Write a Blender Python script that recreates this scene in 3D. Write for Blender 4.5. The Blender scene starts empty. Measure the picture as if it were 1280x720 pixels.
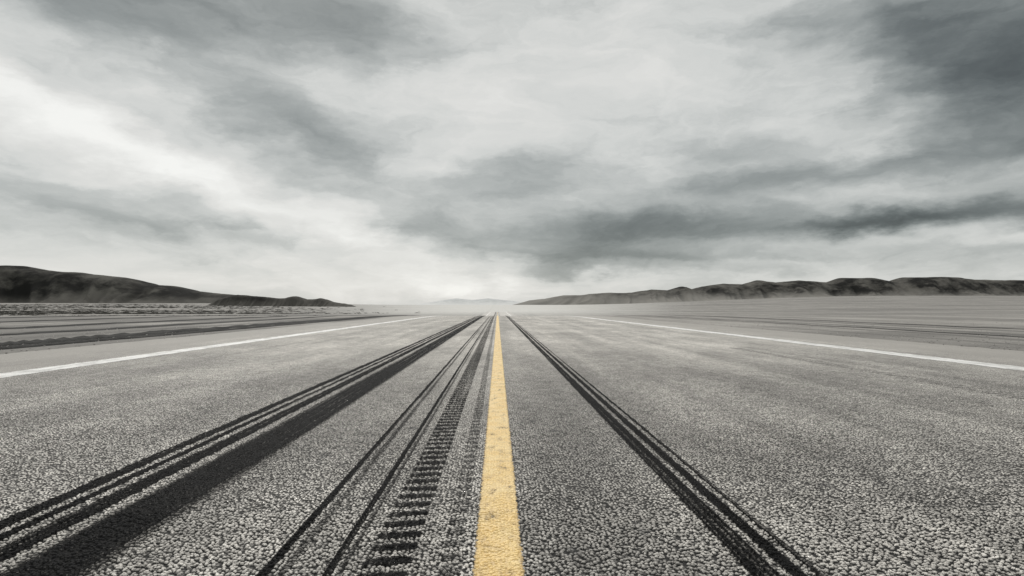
import bpy, math, random
import numpy as np
random.seed(4); rng = np.random.default_rng(7)
S = bpy.context.scene
C = S.collection
H = 0.6            # eye height in metres
F = 853.0          # focal length, pixels of the 1280 wide photograph (24 mm lens)
R = math.radians

# ------------------------------------------------------------------ numpy helpers
def smooth(a, b, x):
    t = np.clip((np.asarray(x, float) - a) / (b - a), 0, 1)
    return t * t * (3 - 2 * t)
_tab = rng.random((256, 256))
def vnoise(x, y):
    x = np.asarray(x, float); y = np.asarray(y, float)
    xi = np.floor(x).astype(int); yi = np.floor(y).astype(int)
    fx = x - xi; fy = y - yi
    fx = fx * fx * (3 - 2 * fx); fy = fy * fy * (3 - 2 * fy)
    g = lambda i, j: _tab[i & 255, j & 255]
    return (g(xi, yi) * (1 - fx) + g(xi + 1, yi) * fx) * (1 - fy) + (g(xi, yi + 1) * (1 - fx) + g(xi + 1, yi + 1) * fx) * fy
def fbm(x, y, o=4):
    s = 0; a = 0.5
    for k in range(o):
        s = s + a * (vnoise(x * 2 ** k + 17.3 * k, y * 2 ** k + 5.1 * k) - 0.5); a *= 0.5
    return s
def terrain(x, y):
    x = np.asarray(x, float); y = np.asarray(y, float)
    az = np.arctan2(x, np.maximum(y, 1.0))
    drop = -2.6 * smooth(40, 170, y)
    target = 9 + 24 * smooth(0.08, 0.55, az) + 9 * smooth(0.1, 0.5, -az)
    rise = smooth(250, 1900, y) * target
    roll = fbm(x / 90, y / 60, 3) * 1.6 * smooth(120, 500, np.hypot(x * 0.8, y)) * smooth(10, 60, np.abs(x))
    return drop + rise + roll
def grid_mesh(name, xs, ys, zfun, attr=None):
    X, Y = np.meshgrid(xs, ys)
    return grid_from(name, X, Y, zfun(X, Y), attr)
def grid_from(name, X, Y, Z, attr=None):
    ny, nx = X.shape
    co = np.stack([X, Y, Z], -1).reshape(-1, 3).astype(np.float32)
    idx = np.arange(nx * ny).reshape(ny, nx)
    q = np.stack([idx[:-1, :-1], idx[:-1, 1:], idx[1:, 1:], idx[1:, :-1]], -1).reshape(-1, 4)
    me = bpy.data.meshes.new(name)
    me.vertices.add(len(co)); me.vertices.foreach_set('co', co.ravel())
    me.loops.add(q.size); me.loops.foreach_set('vertex_index', q.ravel().astype(np.int32))
    me.polygons.add(len(q)); me.polygons.foreach_set('loop_start', (np.arange(len(q)) * 4).astype(np.int32))
    me.polygons.foreach_set('use_smooth', np.ones(len(q), bool))
    if attr is not None:
        for k, v in attr.items():
            a = me.attributes.new(k, 'FLOAT', 'POINT'); a.data.foreach_set('value', v.ravel().astype(np.float32))
    me.update(calc_edges=True)
    return me
def tri_mesh(name, V, T):
    me = bpy.data.meshes.new(name)
    me.vertices.add(len(V)); me.vertices.foreach_set('co', np.asarray(V, np.float32).ravel())
    T = np.asarray(T, np.int32)
    me.loops.add(T.size); me.loops.foreach_set('vertex_index', T.ravel())
    me.polygons.add(len(T)); me.polygons.foreach_set('loop_start', (np.arange(len(T)) * 3).astype(np.int32))
    me.update(calc_edges=True)
    return me
def link(name, me, mat, parent=None, label=None, cat=None, kind=None, group=None):
    o = bpy.data.objects.new(name, me); C.objects.link(o)
    if me is not None and mat is not None: me.materials.append(mat)
    if parent: o.parent = parent
    if label: o['label'] = label
    if cat: o['category'] = cat
    if kind: o['kind'] = kind
    if group: o['group'] = group
    return o

# ------------------------------------------------------------------ node helpers
class NT:
    def __init__(s, tree): s.t = tree; s.n = tree.nodes; s.l = tree.links
    def new(s, typ, **kw):
        n = s.n.new(typ)
        for k, v in kw.items(): setattr(n, k, v)
        return n
    def put(s, sock, v):
        if isinstance(v, bpy.types.NodeSocket): s.l.new(v, sock)
        else: sock.default_value = v
    def m(s, op, a, b=None, c=None, clamp=False):
        n = s.new('ShaderNodeMath', operation=op); n.use_clamp = clamp
        s.put(n.inputs[0], a)
        if b is not None: s.put(n.inputs[1], b)
        if c is not None: s.put(n.inputs[2], c)
        return n.outputs[0]
    def vm(s, op, a, b=None):
        n = s.new('ShaderNodeVectorMath', operation=op)
        s.put(n.inputs[0], a)
        if b is not None: s.put(n.inputs[1], b)
        return n.outputs['Value'] if op in ('LENGTH', 'DOT_PRODUCT') else n.outputs['Vector']
    def mr(s, v, a, b, c=0.0, d=1.0, smoothstep=True):
        n = s.new('ShaderNodeMapRange', interpolation_type='SMOOTHSTEP' if smoothstep else 'LINEAR')
        s.put(n.inputs['Value'], v)
        for k, x in (('From Min', a), ('From Max', b), ('To Min', c), ('To Max', d)): s.put(n.inputs[k], x)
        return n.outputs['Result']
    def mapping(s, v, loc=(0, 0, 0), rot=(0, 0, 0), sc=(1, 1, 1), typ='POINT'):
        n = s.new('ShaderNodeMapping', vector_type=typ)
        s.put(n.inputs['Vector'], v); n.inputs['Location'].default_value = loc
        n.inputs['Rotation'].default_value = rot; n.inputs['Scale'].default_value = sc
        return n.outputs[0]
    def noise(s, v, scale, detail=3.0, rough=0.5, dist=0.0, col=False, dim='3D'):
        n = s.new('ShaderNodeTexNoise', noise_dimensions=dim)
        s.put(n.inputs['Vector'], v); n.inputs['Scale'].default_value = scale
        n.inputs['Detail'].default_value = detail; n.inputs['Roughness'].default_value = rough
        n.inputs['Distortion'].default_value = dist
        return n.outputs['Color'] if col else n.outputs[0]
    def voro(s, v, scale, feat='F1', rnd=1.0):
        n = s.new('ShaderNodeTexVoronoi', voronoi_dimensions='2D', feature=feat)
        s.put(n.inputs['Vector'], v); n.inputs['Scale'].default_value = scale
        n.inputs['Randomness'].default_value = rnd
        return n
    def mix(s, f, a, b, blend='MIX'):
        n = s.new('ShaderNodeMix', data_type='RGBA', blend_type=blend)
        s.put(n.inputs[0], f); s.put(n.inputs[6], a); s.put(n.inputs[7], b)
        return n.outputs[2]
    def sep(s, v):
        n = s.new('ShaderNodeSeparateXYZ'); s.put(n.inputs[0], v); return n.outputs
    def comb(s, x, y, z):
        n = s.new('ShaderNodeCombineXYZ')
        s.put(n.inputs[0], x); s.put(n.inputs[1], y); s.put(n.inputs[2], z); return n.outputs[0]
def material(name, disp=False):
    m = bpy.data.materials.new(name); m.use_nodes = True
    n = NT(m.node_tree)
    for x in list(n.n): n.n.remove(x)
    out = n.new('ShaderNodeOutputMaterial'); p = n.new('ShaderNodeBsdfPrincipled')
    n.l.new(p.outputs[0], out.inputs['Surface'])
    if disp: m.displacement_method = 'BOTH'
    return m, n, p, out
def col(r, g, b): return (r, g, b, 1)

# node group: crushed stone chips bound in asphalt, laid out in world metres
def chip_group():
    g = bpy.data.node_groups.new('StoneChips', 'ShaderNodeTree')
    for nm in ('Height', 'Gap', 'Cell', 'Patch'):
        g.interface.new_socket(nm, in_out='OUTPUT', socket_type='NodeSocketFloat')
    n = NT(g); out = n.new('NodeGroupOutput')
    pos = n.new('ShaderNodeNewGeometry').outputs['Position']
    xyz = n.sep(pos); p0 = n.comb(xyz[0], xyz[1], 0.0)
    w = n.noise(p0, 110.0, 1.0, 0.6, col=True, dim='2D')
    w = n.vm('SCALE', n.vm('SUBTRACT', w, (0.5, 0.5, 0.5)), None)
    w.node.inputs['Scale'].default_value = 0.006
    p = n.vm('ADD', p0, w)
    f = n.voro(p, 94.0, 'F1', .82)
    cell = n.sep(f.outputs['Color'])
    top = n.mr(f.outputs['Distance'], .62, .20)      # rounded beads with dark gaps
    low = n.mr(cell[0], 0.02, 0.36, 0.2, 1.0)        # some chips sit low or are missing
    h = n.m('MULTIPLY', top, n.m('MULTIPLY_ADD', cell[1], 0.5, 0.55))
    h = n.m('MULTIPLY', h, low)
    fine = n.noise(p0, 260.0, 2.0, 0.6, dim='2D')
    h = n.m('ADD', h, n.m('MULTIPLY', fine, 0.22))
    patch = n.noise(p0, 9.0, 3.0, 0.65, dim='2D')
    h = n.m('MULTIPLY_ADD', patch, 0.4, h)
    n.l.new(h, out.inputs['Height'])
    gap = n.m('MULTIPLY', n.mr(top, .15, .85), low)
    gap = n.m('MULTIPLY', gap, n.mr(fine, .25, .6, .75, 1.08))
    n.l.new(gap, out.inputs['Gap']); n.l.new(cell[2], out.inputs['Cell']); n.l.new(patch, out.inputs['Patch'])
    return g
CHIPS = chip_group()
DISP = 0.0068
def use_chips(n, out, k=1.0):
    g = n.new('ShaderNodeGroup'); g.node_tree = CHIPS
    d = n.new('ShaderNodeDisplacement'); d.inputs['Midlevel'].default_value = 0.0; d.inputs['Scale'].default_value = DISP * k
    n.put(d.inputs['Height'], g.outputs['Height'])
    n.l.new(d.outputs[0], out.inputs['Displacement'])
    return g.outputs

# ---------------- asphalt
def asphalt():
    m, n, p, out = material('weathered_asphalt', True)
    o = use_chips(n, out)
    pos = n.new('ShaderNodeNewGeometry').outputs['Position']; xyz = n.sep(pos)
    p0 = n.comb(xyz[0], xyz[1], 0.0)
    streak = n.noise(n.mapping(p0, sc=(2.2, 0.07, 1)), 1.0, 3.0, 0.6, dim='2D')
    mid = n.noise(n.mapping(p0, sc=(1, .4, 1)), 1.1, 5.0, 0.68, dim='2D')
    stone = n.mix(o['Cell'], col(.43, .408, .378), col(.78, .745, .69))
    # dark painted between chips fades ahead, standing in for gaps hidden at grazing view
    gap = n.m('MAXIMUM', o['Gap'], n.mr(xyz[1], 1.8, 11.0, 0.0, .86, smoothstep=False))
    c = n.mix(gap, col(.015, .015, .0145), stone)
    f = n.mr(streak, .3, .7, .84, 1.12)
    f = n.m('MULTIPLY', f, n.mr(mid, .32, .68, .74, 1.10))
    f = n.m('MULTIPLY', f, n.mr(o['Patch'], .32, .68, .82, 1.10))
    c = n.mix(1.0, c, n.comb(f, f, f), 'MULTIPLY')
    sp = n.voro(p0, 2.3).outputs['Distance']
    spot = n.mr(n.m('MULTIPLY_ADD', o['Patch'], .16, sp), .10, .14, .5, 0.0)
    c = n.mix(spot, c, col(.05, .05, .05))
    ax = n.m('ABSOLUTE', n.m('ADD', xyz[0], -0.4))
    dn = n.noise(n.mapping(p0, sc=(1, .2, 1)), 1.6, 4.0, .7, dim='2D')
    dust_haze = n.mr(n.m('MULTIPLY_ADD', dn, 2.4, ax), 4.8, 7.8, 0.0, 1.0)
    c = n.mix(dust_haze, c, col(.38, .36, .335))
    c = n.mix(n.mr(xyz[1], 25, 120, 0, .5), c, col(.58, .56, .53))  # far asphalt paled, distance haze put into its colour
    n.put(p.inputs['Base Color'], c)
    n.put(p.inputs['Roughness'], n.mr(o['Gap'], 0, 1, .9, .6))
    p.inputs['Specular IOR Level'].default_value = .4
    return m
# ---------------- thin coats lying on the chips
def coat(name, base, opacity, kind, feather=.16):
    m, n, p, out = material(name, True)
    o = use_chips(n, out, .6 if kind == 'yellow' else 1.0)
    pos = n.new('ShaderNodeNewGeometry').outputs['Position']; xyz = n.sep(pos)
    p0 = n.comb(xyz[0], xyz[1], 0.0)
    ac = n.new('ShaderNodeAttribute', attribute_name='across').outputs['Fac']
    edge = n.m('SUBTRACT', 1.0, n.m('ABSOLUTE', n.m('MULTIPLY_ADD', ac, 2.0, -1.0)))   # 0 at the edges, 1 in the middle
    rag = n.noise(p0, 55.0, 2.0, .7, dim='2D')
    if kind in ('rubber', 'tread'):
        lines = n.noise(n.mapping(p0, sc=(75, .30, 1)), 1.0, 2.0, .6, dim='2D')
        patch = n.noise(n.mapping(p0, sc=(7, 1.2, 1)), 1.0, 3.0, .65, dim='2D')
        a = n.mr(n.m('MULTIPLY_ADD', n.m('SUBTRACT', rag, .5), .25, edge), .01, feather)
        a = n.m('MULTIPLY', a, n.mr(lines, .34, .46, .5, 1.0))
        a = n.m('MULTIPLY', a, n.mr(patch, .25, .48, .84, 1.0))
        bare = n.m('MULTIPLY', n.mr(o['Cell'], .65, .97), n.mr(o['Gap'], .65, 1.0))
        a = n.m('MULTIPLY', a, n.m('MULTIPLY_ADD', bare, -.32, 1.0))
        if kind == 'tread':
            ph = n.m('FRACT', n.m('ADD', n.m('MULTIPLY', xyz[1], 1 / .092), n.m('MULTIPLY', xyz[0], -1.6)))
            tri = n.m('ABSOLUTE', n.m('MULTIPLY_ADD', ph, 2.0, -1.0))
            a = n.m('MULTIPLY', a, n.mr(n.m('MULTIPLY_ADD', n.m('SUBTRACT', rag, .5), .3, tri), .44, .54, .03, 1.0))
        a = n.m('MULTIPLY', a, opacity)
        g = n.mix(o['Gap'], col(base * .6, base * .6, base * .6), col(base * 1.5, base * 1.5, base * 1.55))
        n.put(p.inputs['Base Color'], g)
        p.inputs['Roughness'].default_value = .8; p.inputs['Specular IOR Level'].default_value = .08
    elif kind == 'yellow':
        wear = n.noise(n.mapping(p0, sc=(1, .45, 1)), 22.0, 4.0, .7, dim='2D')
        grime = n.noise(p0, 6.0, 3.0, .65, dim='2D')
        a = n.mr(n.m('MULTIPLY_ADD', n.m('SUBTRACT', rag, .5), .38, edge), .02, .12)
        a = n.m('MULTIPLY', a, n.mr(wear, .63, .75, 1.0, .35))
        c = n.mix(n.mr(grime, .3, .65), col(.95, .73, .36), col(.89, .63, .25))
        c = n.mix(n.mr(wear, .48, .70, 0, .65), c, col(.50, .35, .16))
        c = n.mix(n.mr(edge, .0, .24, .45, 0.0), c, col(.36, .24, .11))
        c = n.mix(n.mr(o['Gap'], 0, .45, .38, 0.0), c, col(.40, .27, .11))
        n.put(p.inputs['Base Color'], c); p.inputs['Roughness'].default_value = .6
    else:
        wear = n.noise(n.mapping(p0, sc=(1, .3, 1)), 5.0, 4.0, .7, dim='2D')
        a = n.mr(n.m('MULTIPLY_ADD', n.m('SUBTRACT', rag, .5), .4, edge), .0, .30)
        a = n.m('MULTIPLY', a, n.mr(wear, .42, .70, 1.0, .68))
        n.put(p.inputs['Base Color'], n.mix(o['Gap'], col(.84, .83, .81), col(.95, .94, .92))); p.inputs['Roughness'].default_value = .6
    n.put(p.inputs['Alpha'], a)
    return m
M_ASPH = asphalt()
M_RUB = coat('tyre_rubber', .009, .98, 'rubber', .18)
M_BROAD = coat('soft_tyre_rubber', .015, .94, 'rubber', .36)
M_RUB2 = coat('thin_tyre_rubber', .02, .5, 'rubber')
M_RUB3 = coat('faint_tyre_rubber', .07, .32, 'tread')
M_RUB4 = coat('faint_tread_rubber', .03, .55, 'tread')
M_TREAD = coat('tread_rubber', .012, .92, 'tread')
M_YEL = coat('worn_yellow_paint', 0, 1.0, 'yellow')
M_WHITE = coat('worn_white_paint', 0, 1.0, 'white')

# ------------------------------------------------------------------ road sheet
XL, XR = -6.3, 7.1
xs = list(np.arange(-1.3005, 1.3006, 0.003))
x = 1.3005; right = []
while x < XR: x = x * 1.004; right.append(min(x, XR))
x = 1.3005; left = []
while x < -XL: x = x * 1.004; left.append(-min(x, -XL))
xs = np.array(left[::-1] + xs + right)
ys = list(np.arange(-30, -1, 1.0)) + list(np.arange(-1, 1.1, .05))
y = 1.1
while y < 2.0: ys.append(y); y += .003
while y < 48: ys.append(y); y += .85 * y * y / 410
while y < 420: ys.append(y); y += 4.0
ys = np.array(ys)
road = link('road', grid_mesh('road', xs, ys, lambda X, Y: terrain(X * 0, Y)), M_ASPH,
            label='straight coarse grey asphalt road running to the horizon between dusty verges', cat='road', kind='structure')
def coat_sheet(name, x0, x1, mat, parent=None, label=None, cat=None, lift=.003, y0=-30, y1=420, group=None):
    xx = xs[(xs > x0 + 5e-4) & (xs < x1 - 5e-4)]
    xx = np.concatenate([[x0], xx, [x1]])
    yy = ys[(ys >= y0) & (ys <= y1)]
    X, Y = np.meshgrid(xx, yy)
    A = (X - x0) / (x1 - x0)
    me = grid_from(name, X, Y, terrain(X * 0, Y) + lift, {'across': A})
    return link(name, me, mat, parent, label, cat, group=group)
coat_sheet('centre_line', -.057, .0625, M_YEL, None, 'solid worn yellow painted line along the middle of the road', 'road marking', .004)
coat_sheet('edge_line', -4.47, -4.13, M_WHITE, None, 'thin white painted line along the left side of the road', 'road marking', .004)
coat_sheet('edge_line', 4.87, 5.23, M_WHITE, None, 'thin white painted line along the right side of the road', 'road marking', .004)
def mark(name, label, cat, strips):
    root = bpy.data.objects.new(name, None); C.objects.link(root)
    root.location = ((strips[0][0] + strips[0][1]) / 2, 3, 0); root['label'] = label; root['category'] = cat
    for i, (x0, x1, mt) in enumerate(strips):
        o = coat_sheet('rubber_band' if i == 0 else 'rubber_streak', x0, x1, mt, None)
        o.parent = root; o.location = (-root.location.x, -3, 0)
    return root
mark('skid_mark', 'broadest black tyre skid mark, with thinner streaks along its outer left side', 'tyre mark',
     [(-1.125, -.880, M_BROAD), (-1.23, -1.152, M_RUB), (-1.298, -1.262, M_RUB), (-1.385, -1.325, M_RUB)])
mark('skid_mark', 'pair of thin black tyre lines left of the ladder shaped tread print', 'tyre mark',
     [(-.533, -.510, M_RUB), (-.388, -.368, M_RUB), (-.493, -.47, M_RUB2), (-.36, -.345, M_RUB2)])
mark('skid_mark', 'long black tyre skid mark right of the yellow line', 'tyre mark',
     [(.562, .630, M_RUB), (.648, .686, M_RUB), (.706, .724, M_RUB)])
coat_sheet('tread_print', -.313, -.195, M_TREAD, None, 'ladder shaped black tyre tread print just left of the yellow line', 'tyre mark')
coat_sheet('tread_print', -.135, -.085, M_RUB4, None, 'faint narrow tread print hugging the left edge of the yellow line', 'tyre mark')
coat_sheet('tread_print', 3.36, 3.56, M_RUB3, None, 'faint ribbed tyre print in the right lane beside the white edge line', 'tyre mark', y0=3.2, y1=10)

# ------------------------------------------------------------------ ground
def dirt(name, a, b, dark, pale=None):
    m, n, p, out = material(name)
    pos = n.new('ShaderNodeNewGeometry').outputs['Position']
    n1 = n.noise(n.mapping(pos, sc=(1, .3, 1)), .35, 5.0, .65, dim='2D')
    n2 = n.noise(pos, 7.0, 4.0, .7, dim='2D')
    n3 = n.noise(n.mapping(pos, sc=(.14, 1, 1)), .035, 6.0, .68, dim='2D')
    n5 = n.noise(n.mapping(pos, sc=(1.1, .012, 1)), 1.0, 5.0, .65, dim='2D')
    c = n.mix(n.mr(n1, .3, .7), a, b)
    c = n.mix(n.mr(n2, .48, .66, 0, .35), c, dark)
    c = n.mix(n.mr(n5, .48, .60, 0, .8), c, dark)
    c = n.mix(n.mr(n3, .46, .58, 0, .62), c, dark)
    if pale:      # horizon haze painted into the ground colour beyond the end of the road
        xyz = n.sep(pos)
        haze = n.m('MULTIPLY', n.mr(xyz[1], 60, 500), n.mr(n.m('DIVIDE', n.m('ABSOLUTE', xyz[0]), n.m('MAXIMUM', xyz[1], 1.0)), .03, .32, 1.0, 0.0))
        c = n.mix(n.m('MULTIPLY', haze, .72), c, pale)
    n.put(p.inputs['Base Color'], c); p.inputs['Roughness'].default_value = .9
    p.inputs['Specular IOR Level'].default_value = .25
    bp = n.new('ShaderNodeBump'); bp.inputs['Distance'].default_value = .03; bp.inputs['Strength'].default_value = .7
    n.put(bp.inputs['Height'], n.noise(pos, 14.0, 4.0, .7, dim='2D')); n.l.new(bp.outputs[0], p.inputs['Normal'])
    return m
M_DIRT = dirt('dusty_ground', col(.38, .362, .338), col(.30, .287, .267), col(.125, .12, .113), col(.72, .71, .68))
M_RUT = dirt('churned_soil', col(.07, .068, .065), col(.045, .044, .042), col(.02, .02, .019))
def sinhs(n, k, mx):
    t = np.linspace(0, 1, n); return mx * np.sinh(k * t) / math.sinh(k)
gx = sinhs(330, 8.6, 9000)[1:]
gx = np.sort(np.concatenate([-gx, gx, [0, XL - .25, XL - .02, XL + .3, XR - .3, XR + .02, XR + .25]]))
gy = np.concatenate([-sinhs(30, 4, 300)[::-1], sinhs(520, 7.4, 9500)[1:]])
def gz(X, Y):
    base = terrain(X, Y)
    out = np.maximum(np.maximum(XL - .25 - X, X - XR - .25), 0)
    inside = ((X > XL - .1) & (X < XR + .1))
    rough = (fbm(X * 1.3, Y * .4, 4) * .04 + fbm(X * .25, Y * .05, 3) * .06) * smooth(0, 2.5, out)
    base = base + rough
    base = np.where((X > XL - 1) & (X < XR + 1), terrain(X * 0, Y) + rough, base)
    base = np.where(inside, base - (.04 + .0006 * np.maximum(Y - 40, 0).clip(0, 300)), base)
    return base
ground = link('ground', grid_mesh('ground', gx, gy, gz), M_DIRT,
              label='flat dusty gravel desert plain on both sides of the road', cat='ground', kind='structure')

# wheel ruts churned in the verge dirt
def rut(xc, w, hgt, label, y0=3, y1=110, seed=0):
    yy = []; y = y0
    while y < y1: yy.append(y); y += max(.05, y * y / 410 * .5)
    yy = np.array(yy); uu = np.linspace(0, 1, 19)
    U, Y = np.meshgrid(uu, yy)
    cx = xc + (fbm(Y * .02 + seed * 9, Y * 0 + seed, 2)) * .15
    X = cx + (U - .5) * w
    X = X + (vnoise(Y * 6, U * 3 + seed) - .5) * .05
    prof = np.exp(-((U - .2) / .11) ** 2) + np.exp(-((U - .8) / .11) ** 2) + .45 * np.exp(-((U - .5) / .09) ** 2)
    lug = .75 + .25 * np.sign(np.sin(Y * 2 * math.pi / .34 + U * 2)) * smooth(40, 15, Y)
    fadeout = 1 - smooth(y1 * .5, y1, Y)
    Z = gz(X, Y) + prof * hgt * lug * (.8 + .4 * vnoise(X * 14, Y * 9)) * fadeout
    Z += np.where((U < .02) | (U > .98), -.03, .010)
    return link('wheel_rut', grid_from('wheel_rut', X, Y, Z), M_RUT, None, label, 'wheel rut')
rut(-7.1, .26, .035, 'dark churned wheel rut on the left plain, nearest the road', seed=1)
rut(-7.8, .46, .045, 'dark churned wheel rut on the left plain, second from the road', seed=2)
rut(-10.6, .42, .025, 'dark churned wheel rut on the left plain, third from the road', seed=3)
rut(-13.8, .5, .028, 'dark churned wheel rut on the left plain, fourth from the road', seed=7)
rut(-19.5, .6, .03, 'dark churned wheel rut on the left plain, fifth from the road', seed=4)
rut(-27.0, .7, .035, 'dark churned wheel rut on the left plain, farthest from the road', seed=8, y1=90)
rut(10.4, .2, .008, 'low wheel rut on the right plain, nearer the road', seed=5)
rut(14.2, .24, .010, 'low wheel rut on the right plain, farther from the road', seed=6)

# ------------------------------------------------------------------ hills
def hill_mat(name, lighter, dark, dust_haze, zb, zt, fade=None):
    m, n, p, out = material(name)
    g = n.new('ShaderNodeNewGeometry'); pos = g.outputs['Position']; xyz = n.sep(pos)
    n1 = n.noise(n.mapping(pos, sc=(1, 1, 1.5)), .012, 5.0, .65)
    n2 = n.noise(n.mapping(pos, sc=(1, .3, 1.5)), .03, 5.0, .65)
    c = n.mix(n.mr(n1, .40, .60), lighter, dark)  # two hillside tones mixed at random
    c = n.mix(n.mr(n2, .45, .65, 0, .5), c, dark)
    if fade:      # paler along the low end of the ridge
        c = n.mix(n.mr(n.m('MULTIPLY_ADD', n1, 300.0, xyz[0]), fade[0], fade[1], .6, 0.0), c, dust_haze)
    c = n.mix(n.mr(n.m('MULTIPLY_ADD', n1, (zt - zb) * .7, xyz[2]), zb + (zt - zb) * .3, zt, .9, 0.0), c, dust_haze)  # pale dusty foot, with haze blended into the hill colour
    n.put(p.inputs['Base Color'], c); p.inputs['Roughness'].default_value = .95
    p.inputs['Specular IOR Level'].default_value = .05
    return m
def ridge(name, prof, D, depth, mat, label, seed, gully=.5, nx=520, cut=0.0, wob=0.6, gs=.22):
    px = np.array([q[0] for q in prof], float); py = np.array([q[1] for q in prof], float)
    X1 = (px - 622) / F * D; Z1 = H + (384 - py) / F * D
    xx = np.linspace(X1[0], X1[-1], nx)
    crest = np.interp(xx, X1, Z1)
    crest += fbm(xx / (D * .033) + seed, xx * 0 + seed * 2.2, 5) * wob * (D / 853) * 3
    vv = np.linspace(-1, 1, 91)
    XX, VV = np.meshgrid(xx, vv)
    CR = np.broadcast_to(crest, XX.shape)
    YY = D + VV * depth
    base = terrain(XX, YY) - 4
    a = np.abs(VV)
    wx = XX + fbm(XX / (depth * 1.5), VV * 1.2 + seed, 3) * depth * .8
    g1 = np.abs(fbm(wx / (depth * gs) + seed, VV * .7 + seed, 4)) * 2
    g2 = np.abs(fbm(wx / (depth * .09) + seed, VV * 1.5 + seed, 3)) * 2
    t = 1 - a
    t = smooth(0, 1, t) * (1 - cut) + smooth(.35, .85, t) * cut
    Zz = base + (CR - base) * t
    Zz -= (g1 * .8 + g2 * .3) * gully * np.maximum(CR - base, 0) * (4 * t * (1 - t))
    return link(name, grid_from(name, XX, YY, Zz), mat, label=label, cat='hill', kind='structure')
M_H1 = hill_mat('dark_hillside', col(.095, .092, .082), col(.014, .014, .013), col(.10, .096, .087), 4, 40)
M_H2 = hill_mat('dark_spur', col(.07, .067, .06), col(.013, .013, .012), col(.11, .105, .095), 4, 20)
M_H3 = hill_mat('bare_ridge', col(.12, .115, .104), col(.018, .018, .017), col(.25, .24, .222), 22, 70, (-50, 450))
M_H4 = hill_mat('pale_far_range', col(.60, .61, .61), col(.52, .53, .53), col(.68, .68, .67), 20, 90)  # haze of distance put into these base colours
ridge('hill', [(-520, 352), (-420, 338), (-260, 330), (-100, 331), (0, 333), (40, 334), (80, 340), (110, 341), (160, 347), (200, 356), (225, 359), (250, 364), (300, 369), (345, 374), (400, 380), (440, 388)],
      1250, 240, M_H1, 'broad dark hill on the left horizon sloping down to the right', 3.1, 1.1, wob=1.0, cut=.4)
ridge('hill', [(262, 384), (282, 372), (300, 368), (330, 371), (352, 373), (372, 371), (385, 375), (402, 373), (418, 377), (440, 380), (452, 385)],
      900, 60, M_H2, 'small low dark rocky spur at the right foot of the left hill', 8.4, 1.0, wob=1.6, cut=.5)
ridge('hill', [(635, 382), (662, 375), (680, 373), (705, 369), (725, 369), (760, 366), (790, 366), (815, 362), (835, 363), (852, 358), (864, 362), (880, 358), (905, 354), (930, 356), (948, 351), (970, 353), (1000, 350), (1038, 353), (1055, 347), (1092, 347), (1118, 352), (1135, 346), (1190, 346), (1222, 349), (1290, 350), (1400, 346), (1550, 352), (1700, 372)],
      2100, 330, M_H3, 'long low bare ridge with eroded gullies along the right horizon', 5.7, 1.15, nx=1300, cut=.5, wob=.95, gs=.42)
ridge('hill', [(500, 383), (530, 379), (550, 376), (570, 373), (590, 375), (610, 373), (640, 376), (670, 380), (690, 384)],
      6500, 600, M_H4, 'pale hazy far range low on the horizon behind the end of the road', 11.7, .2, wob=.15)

# ------------------------------------------------------------------ scrub and gravel (uncountable)
def scatter(P, mk):
    P = np.array(P); Z = gz(P[:, :1], P[:, 1:2])[:, 0]
    V = []; T = []; k = 0
    for (x, y, s), z in zip(P, Z):
        v, t = mk(s); V.append(v + np.array([x, y, z])); T.append(t + k); k += len(v)
    return np.concatenate(V), np.concatenate(T)
def tuft(s):
    n = 14; v = []
    for i in range(n):
        a = random.uniform(0, 6.283); r = s * random.random() ** .5
        cx, cy = math.cos(a) * r, math.sin(a) * r
        h = s * random.uniform(.15, .35) * (1.1 - .5 * r / s)
        w = s * random.uniform(.4, .8); b = random.uniform(0, 3.14)
        v += [(cx - math.cos(b) * w, cy - math.sin(b) * w, -.03), (cx + math.cos(b) * w, cy + math.sin(b) * w, -.02),
              (cx + random.uniform(-.2, .2) * s, cy + random.uniform(-.2, .2) * s, h)]
    return np.array(v), np.arange(3 * n).reshape(-1, 3)
cand = np.array([(lambda y: (-(.10 + .85 * random.random() ** .55) * y, y))(120 * (8 ** random.random())) for _ in range(15000)])
dn = vnoise(cand[:, 0] / 140 + 7, cand[:, 1] / 22.) * .7 + vnoise(cand[:, 0] / 30, cand[:, 1] / 9.) * .3
fr = -cand[:, 0] / cand[:, 1]
P = [(a, b, random.uniform(.3, .7) * (1 + b / 450)) for (a, b), q, f_ in zip(cand, dn, fr) if q > .42 and random.random() < smooth(.1, .45, f_) + .03]
V, T = scatter(P, tuft)
m, n, p, out = material('dry_scrub')
pos = n.new('ShaderNodeNewGeometry').outputs['Position']
n.put(p.inputs['Base Color'], n.mix(n.mr(n.noise(pos, .4, 3), .35, .65), col(.06, .058, .051), col(.125, .12, .106)))
p.inputs['Roughness'].default_value = .9
link('scrub', tri_mesh('scrub', V, T), m, label='low dark desert scrub in bands across the far left plain', cat='scrub', kind='stuff')
ico = np.array([(1, 0, 0), (-1, 0, 0), (0, 1, 0), (0, -1, 0), (0, 0, 1), (0, 0, -1)], float)
icf = np.array([(0, 2, 4), (2, 1, 4), (1, 3, 4), (3, 0, 4), (2, 0, 5), (1, 2, 5), (3, 1, 5), (0, 3, 5)])
def pebble(s):
    v = ico * s * np.array([random.uniform(.6, 1.2), random.uniform(.6, 1.2), random.uniform(.4, .8)])
    a = random.uniform(0, 6.28); c_, s_ = math.cos(a), math.sin(a)
    v = v @ np.array([[c_, -s_, 0], [s_, c_, 0], [0, 0, 1]]) + rng.uniform(-.2, .2, (6, 3)) * s
    return v, icf
def peb_pos():
    y = 4 * (8 ** random.random())
    if random.random() < .5: xx = XL + .2 - random.expovariate(1 / (2 + y * .35))
    else: xx = XR - .2 + random.expovariate(1 / (2 + y * .35))
    return xx, y, random.choice([.01, .014, .018, .02, .024])
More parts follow.
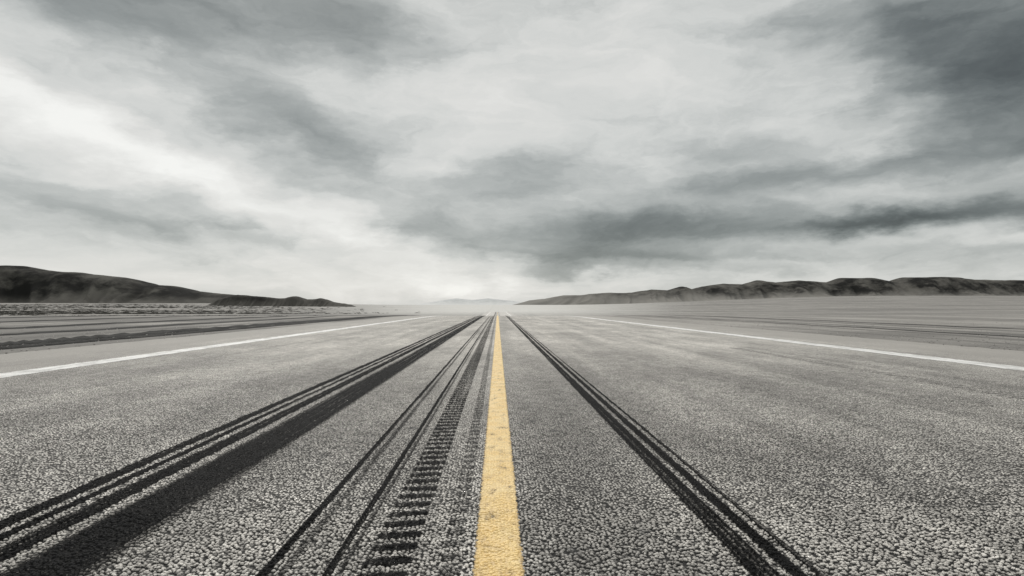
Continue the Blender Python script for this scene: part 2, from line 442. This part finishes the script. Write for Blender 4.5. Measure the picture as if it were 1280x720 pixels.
V, T = scatter([peb_pos() for _ in range(6000)], pebble)
m, n, p, out = material('verge_gravel')
pos = n.new('ShaderNodeNewGeometry').outputs['Position']
n.put(p.inputs['Base Color'], n.mix(n.mr(n.noise(pos, 5, 3), .35, .65), col(.18, .17, .16), col(.42, .40, .38)))
p.inputs['Roughness'].default_value = .85
link('gravel', tri_mesh('gravel', V, T), m, label='loose grey gravel scattered over both road verges', cat='gravel', kind='stuff')

# ------------------------------------------------------------------ sky
W = bpy.data.worlds.new('World'); S.world = W; W.use_nodes = True
n = NT(W.node_tree)
for q in list(n.n): n.n.remove(q)
out = n.new('ShaderNodeOutputWorld'); bg = n.new('ShaderNodeBackground'); n.l.new(bg.outputs[0], out.inputs[0])
SUN_EL, SUN_AZ = 42, -14     # degrees; azimuth from the road direction, negative to the left
sky = n.new('ShaderNodeTexSky', sky_type='NISHITA'); sky.sun_disc = False
sky.sun_elevation = R(SUN_EL); sky.sun_rotation = R(SUN_AZ)
d = n.vm('NORMALIZE', n.new('ShaderNodeTexCoord').outputs['Generated'])
dx, dy, dz = n.sep(d)
az = n.m('ARCTAN2', dx, dy); el = n.m('ARCSINE', dz)
ang = n.comb(az, el, 0.0)
den = n.m('ADD', n.m('MAXIMUM', dz, 0.0), .10)
deck = n.comb(n.m('DIVIDE', dx, den), n.m('DIVIDE', dy, den), 0.0)     # flat cloud deck seen in perspective
wv = n.vm('SUBTRACT', n.noise(n.mapping(deck, sc=(1, .55, 1)), 1.1, 4.0, .55, col=True, dim='2D'), (.5, .5, .5))
wv2 = n.vm('SUBTRACT', n.noise(n.mapping(ang, sc=(1, 2.4, 1)), 8.0, 6.0, .6, col=True, dim='2D'), (.5, .5, .5))
wa = n.vm('ADD', n.vm('MULTIPLY', wv, (.12, .02, 0)), n.vm('MULTIPLY', wv2, (.16, .05, 0)))
wang = n.vm('ADD', ang, wa)
total = .815
blobs = [  # px, py, half length, half height, tilt (deg, down to the right), amount
 (150, -12, 400, 58, 3, -.30), (430, 8, 120, 42, 8, -.14),
 (50, 150, 210, 50, 14, .15), (300, 240, 400, 30, 21, .18), (520, 312, 120, 18, 12, .12),
 (190, 278, 220, 16, 8, -.11), (60, 240, 150, 20, 5, -.09),
 (370, 165, 150, 38, 22, -.17), (300, 110, 200, 40, 12, -.06),
 (620, 228, 100, 34, -16, -.15),
 (760, 288, 300, 30, 0, -.21), (720, 322, 230, 16, 0, -.19), (860, 285, 200, 22, 0, -.10), (640, 338, 160, 8, 0, -.08), (900, 340, 220, 8, 0, -.07),
 (1230, 60, 190, 105, 15, -.36), (1110, 8, 150, 45, 0, -.12), (1400, 120, 200, 160, 0, -.2),
 (1090, 210, 250, 22, -2, -.24), (1215, 262, 150, 22, 0, -.29), (1080, 276, 100, 16, 0, -.20), (950, 182, 130, 18, 4, -.08),
 (1060, 250, 420, 60, 0, -.05), (1120, 318, 340, 14, 0, -.10),
 (720, 110, 300, 100, 0, .04),
 (340, 350, 400, 28, 0, .10), (560, 365, 180, 12, 0, .07),
]
for (px, py, sx, sy, tilt, amp) in blobs:
    a = math.atan((px - 622) / F); e = math.atan((384 - py) / F * math.cos(a))
    k = math.cos(a) ** 1.6
    v = n.mapping(wang, (a, e, 0), (0, 0, R(-tilt)), (sx / F * k * 1.35, sy / F * k * 1.35, 1), 'TEXTURE')
    total = n.m('ADD', total, n.mr(n.vm('LENGTH', v), 0.0, 1.15, amp, 0.0))
def ctr(v, amp): return n.m('MULTIPLY', n.m('SUBTRACT', v, .5), amp)
total = n.m('ADD', total, ctr(n.noise(n.mapping(deck, sc=(1, .5, 1), rot=(0, 0, .12)), .9, 7.0, .58, .5, dim='2D'), .18))
total = n.m('ADD', total, ctr(n.noise(n.mapping(wang, sc=(1, 3.2, 1), rot=(0, 0, .08)), 5.5, 8.0, .6, .3, dim='2D'), .30))
soft = n.m('SUBTRACT', total, n.m('MULTIPLY', n.m('MAXIMUM', n.m('SUBTRACT', total, .82), 0.0), .45))
lum = n.m('POWER', n.m('MINIMUM', n.m('MAXIMUM', soft, .28), .96), 2.25)
tint = n.mix(n.mr(total, .4, .9, smoothstep=False), col(.89, 1.0, .985), col(1.0, 1.0, .965))
cloud = n.mix(1.0, n.comb(lum, lum, lum), tint, 'MULTIPLY')
cloud = n.mix(n.mr(dz, -.02, 0.0, 0.0, 1.0), col(.25, .24, .23), cloud)
sk = n.vm('SCALE', sky.outputs[0]); sk.node.inputs['Scale'].default_value = .10
n.put(bg.inputs['Color'], n.mix(.96, sk, cloud)); bg.inputs['Strength'].default_value = 1.0

# sun behind the overcast
L = bpy.data.lights.new('sun', 'SUN'); L.energy = 2.0; L.angle = R(12); L.color = (1.0, .965, .915)
so = bpy.data.objects.new('sun', L); C.objects.link(so)
so.rotation_euler = (R(SUN_EL - 90), 0, R(-SUN_AZ))
# ------------------------------------------------------------------ camera
cd = bpy.data.cameras.new('camera'); cam = bpy.data.objects.new('camera', cd); C.objects.link(cam)
cd.lens = 24; cd.sensor_width = 36; cd.clip_start = .05; cd.clip_end = 30000
cam.location = (0, 0, H); cam.rotation_euler = (R(90 + 1.61), 0, R(-1.21))
S.camera = cam
S.view_settings.view_transform = 'Standard'; S.view_settings.look = 'None'; S.view_settings.exposure = 0
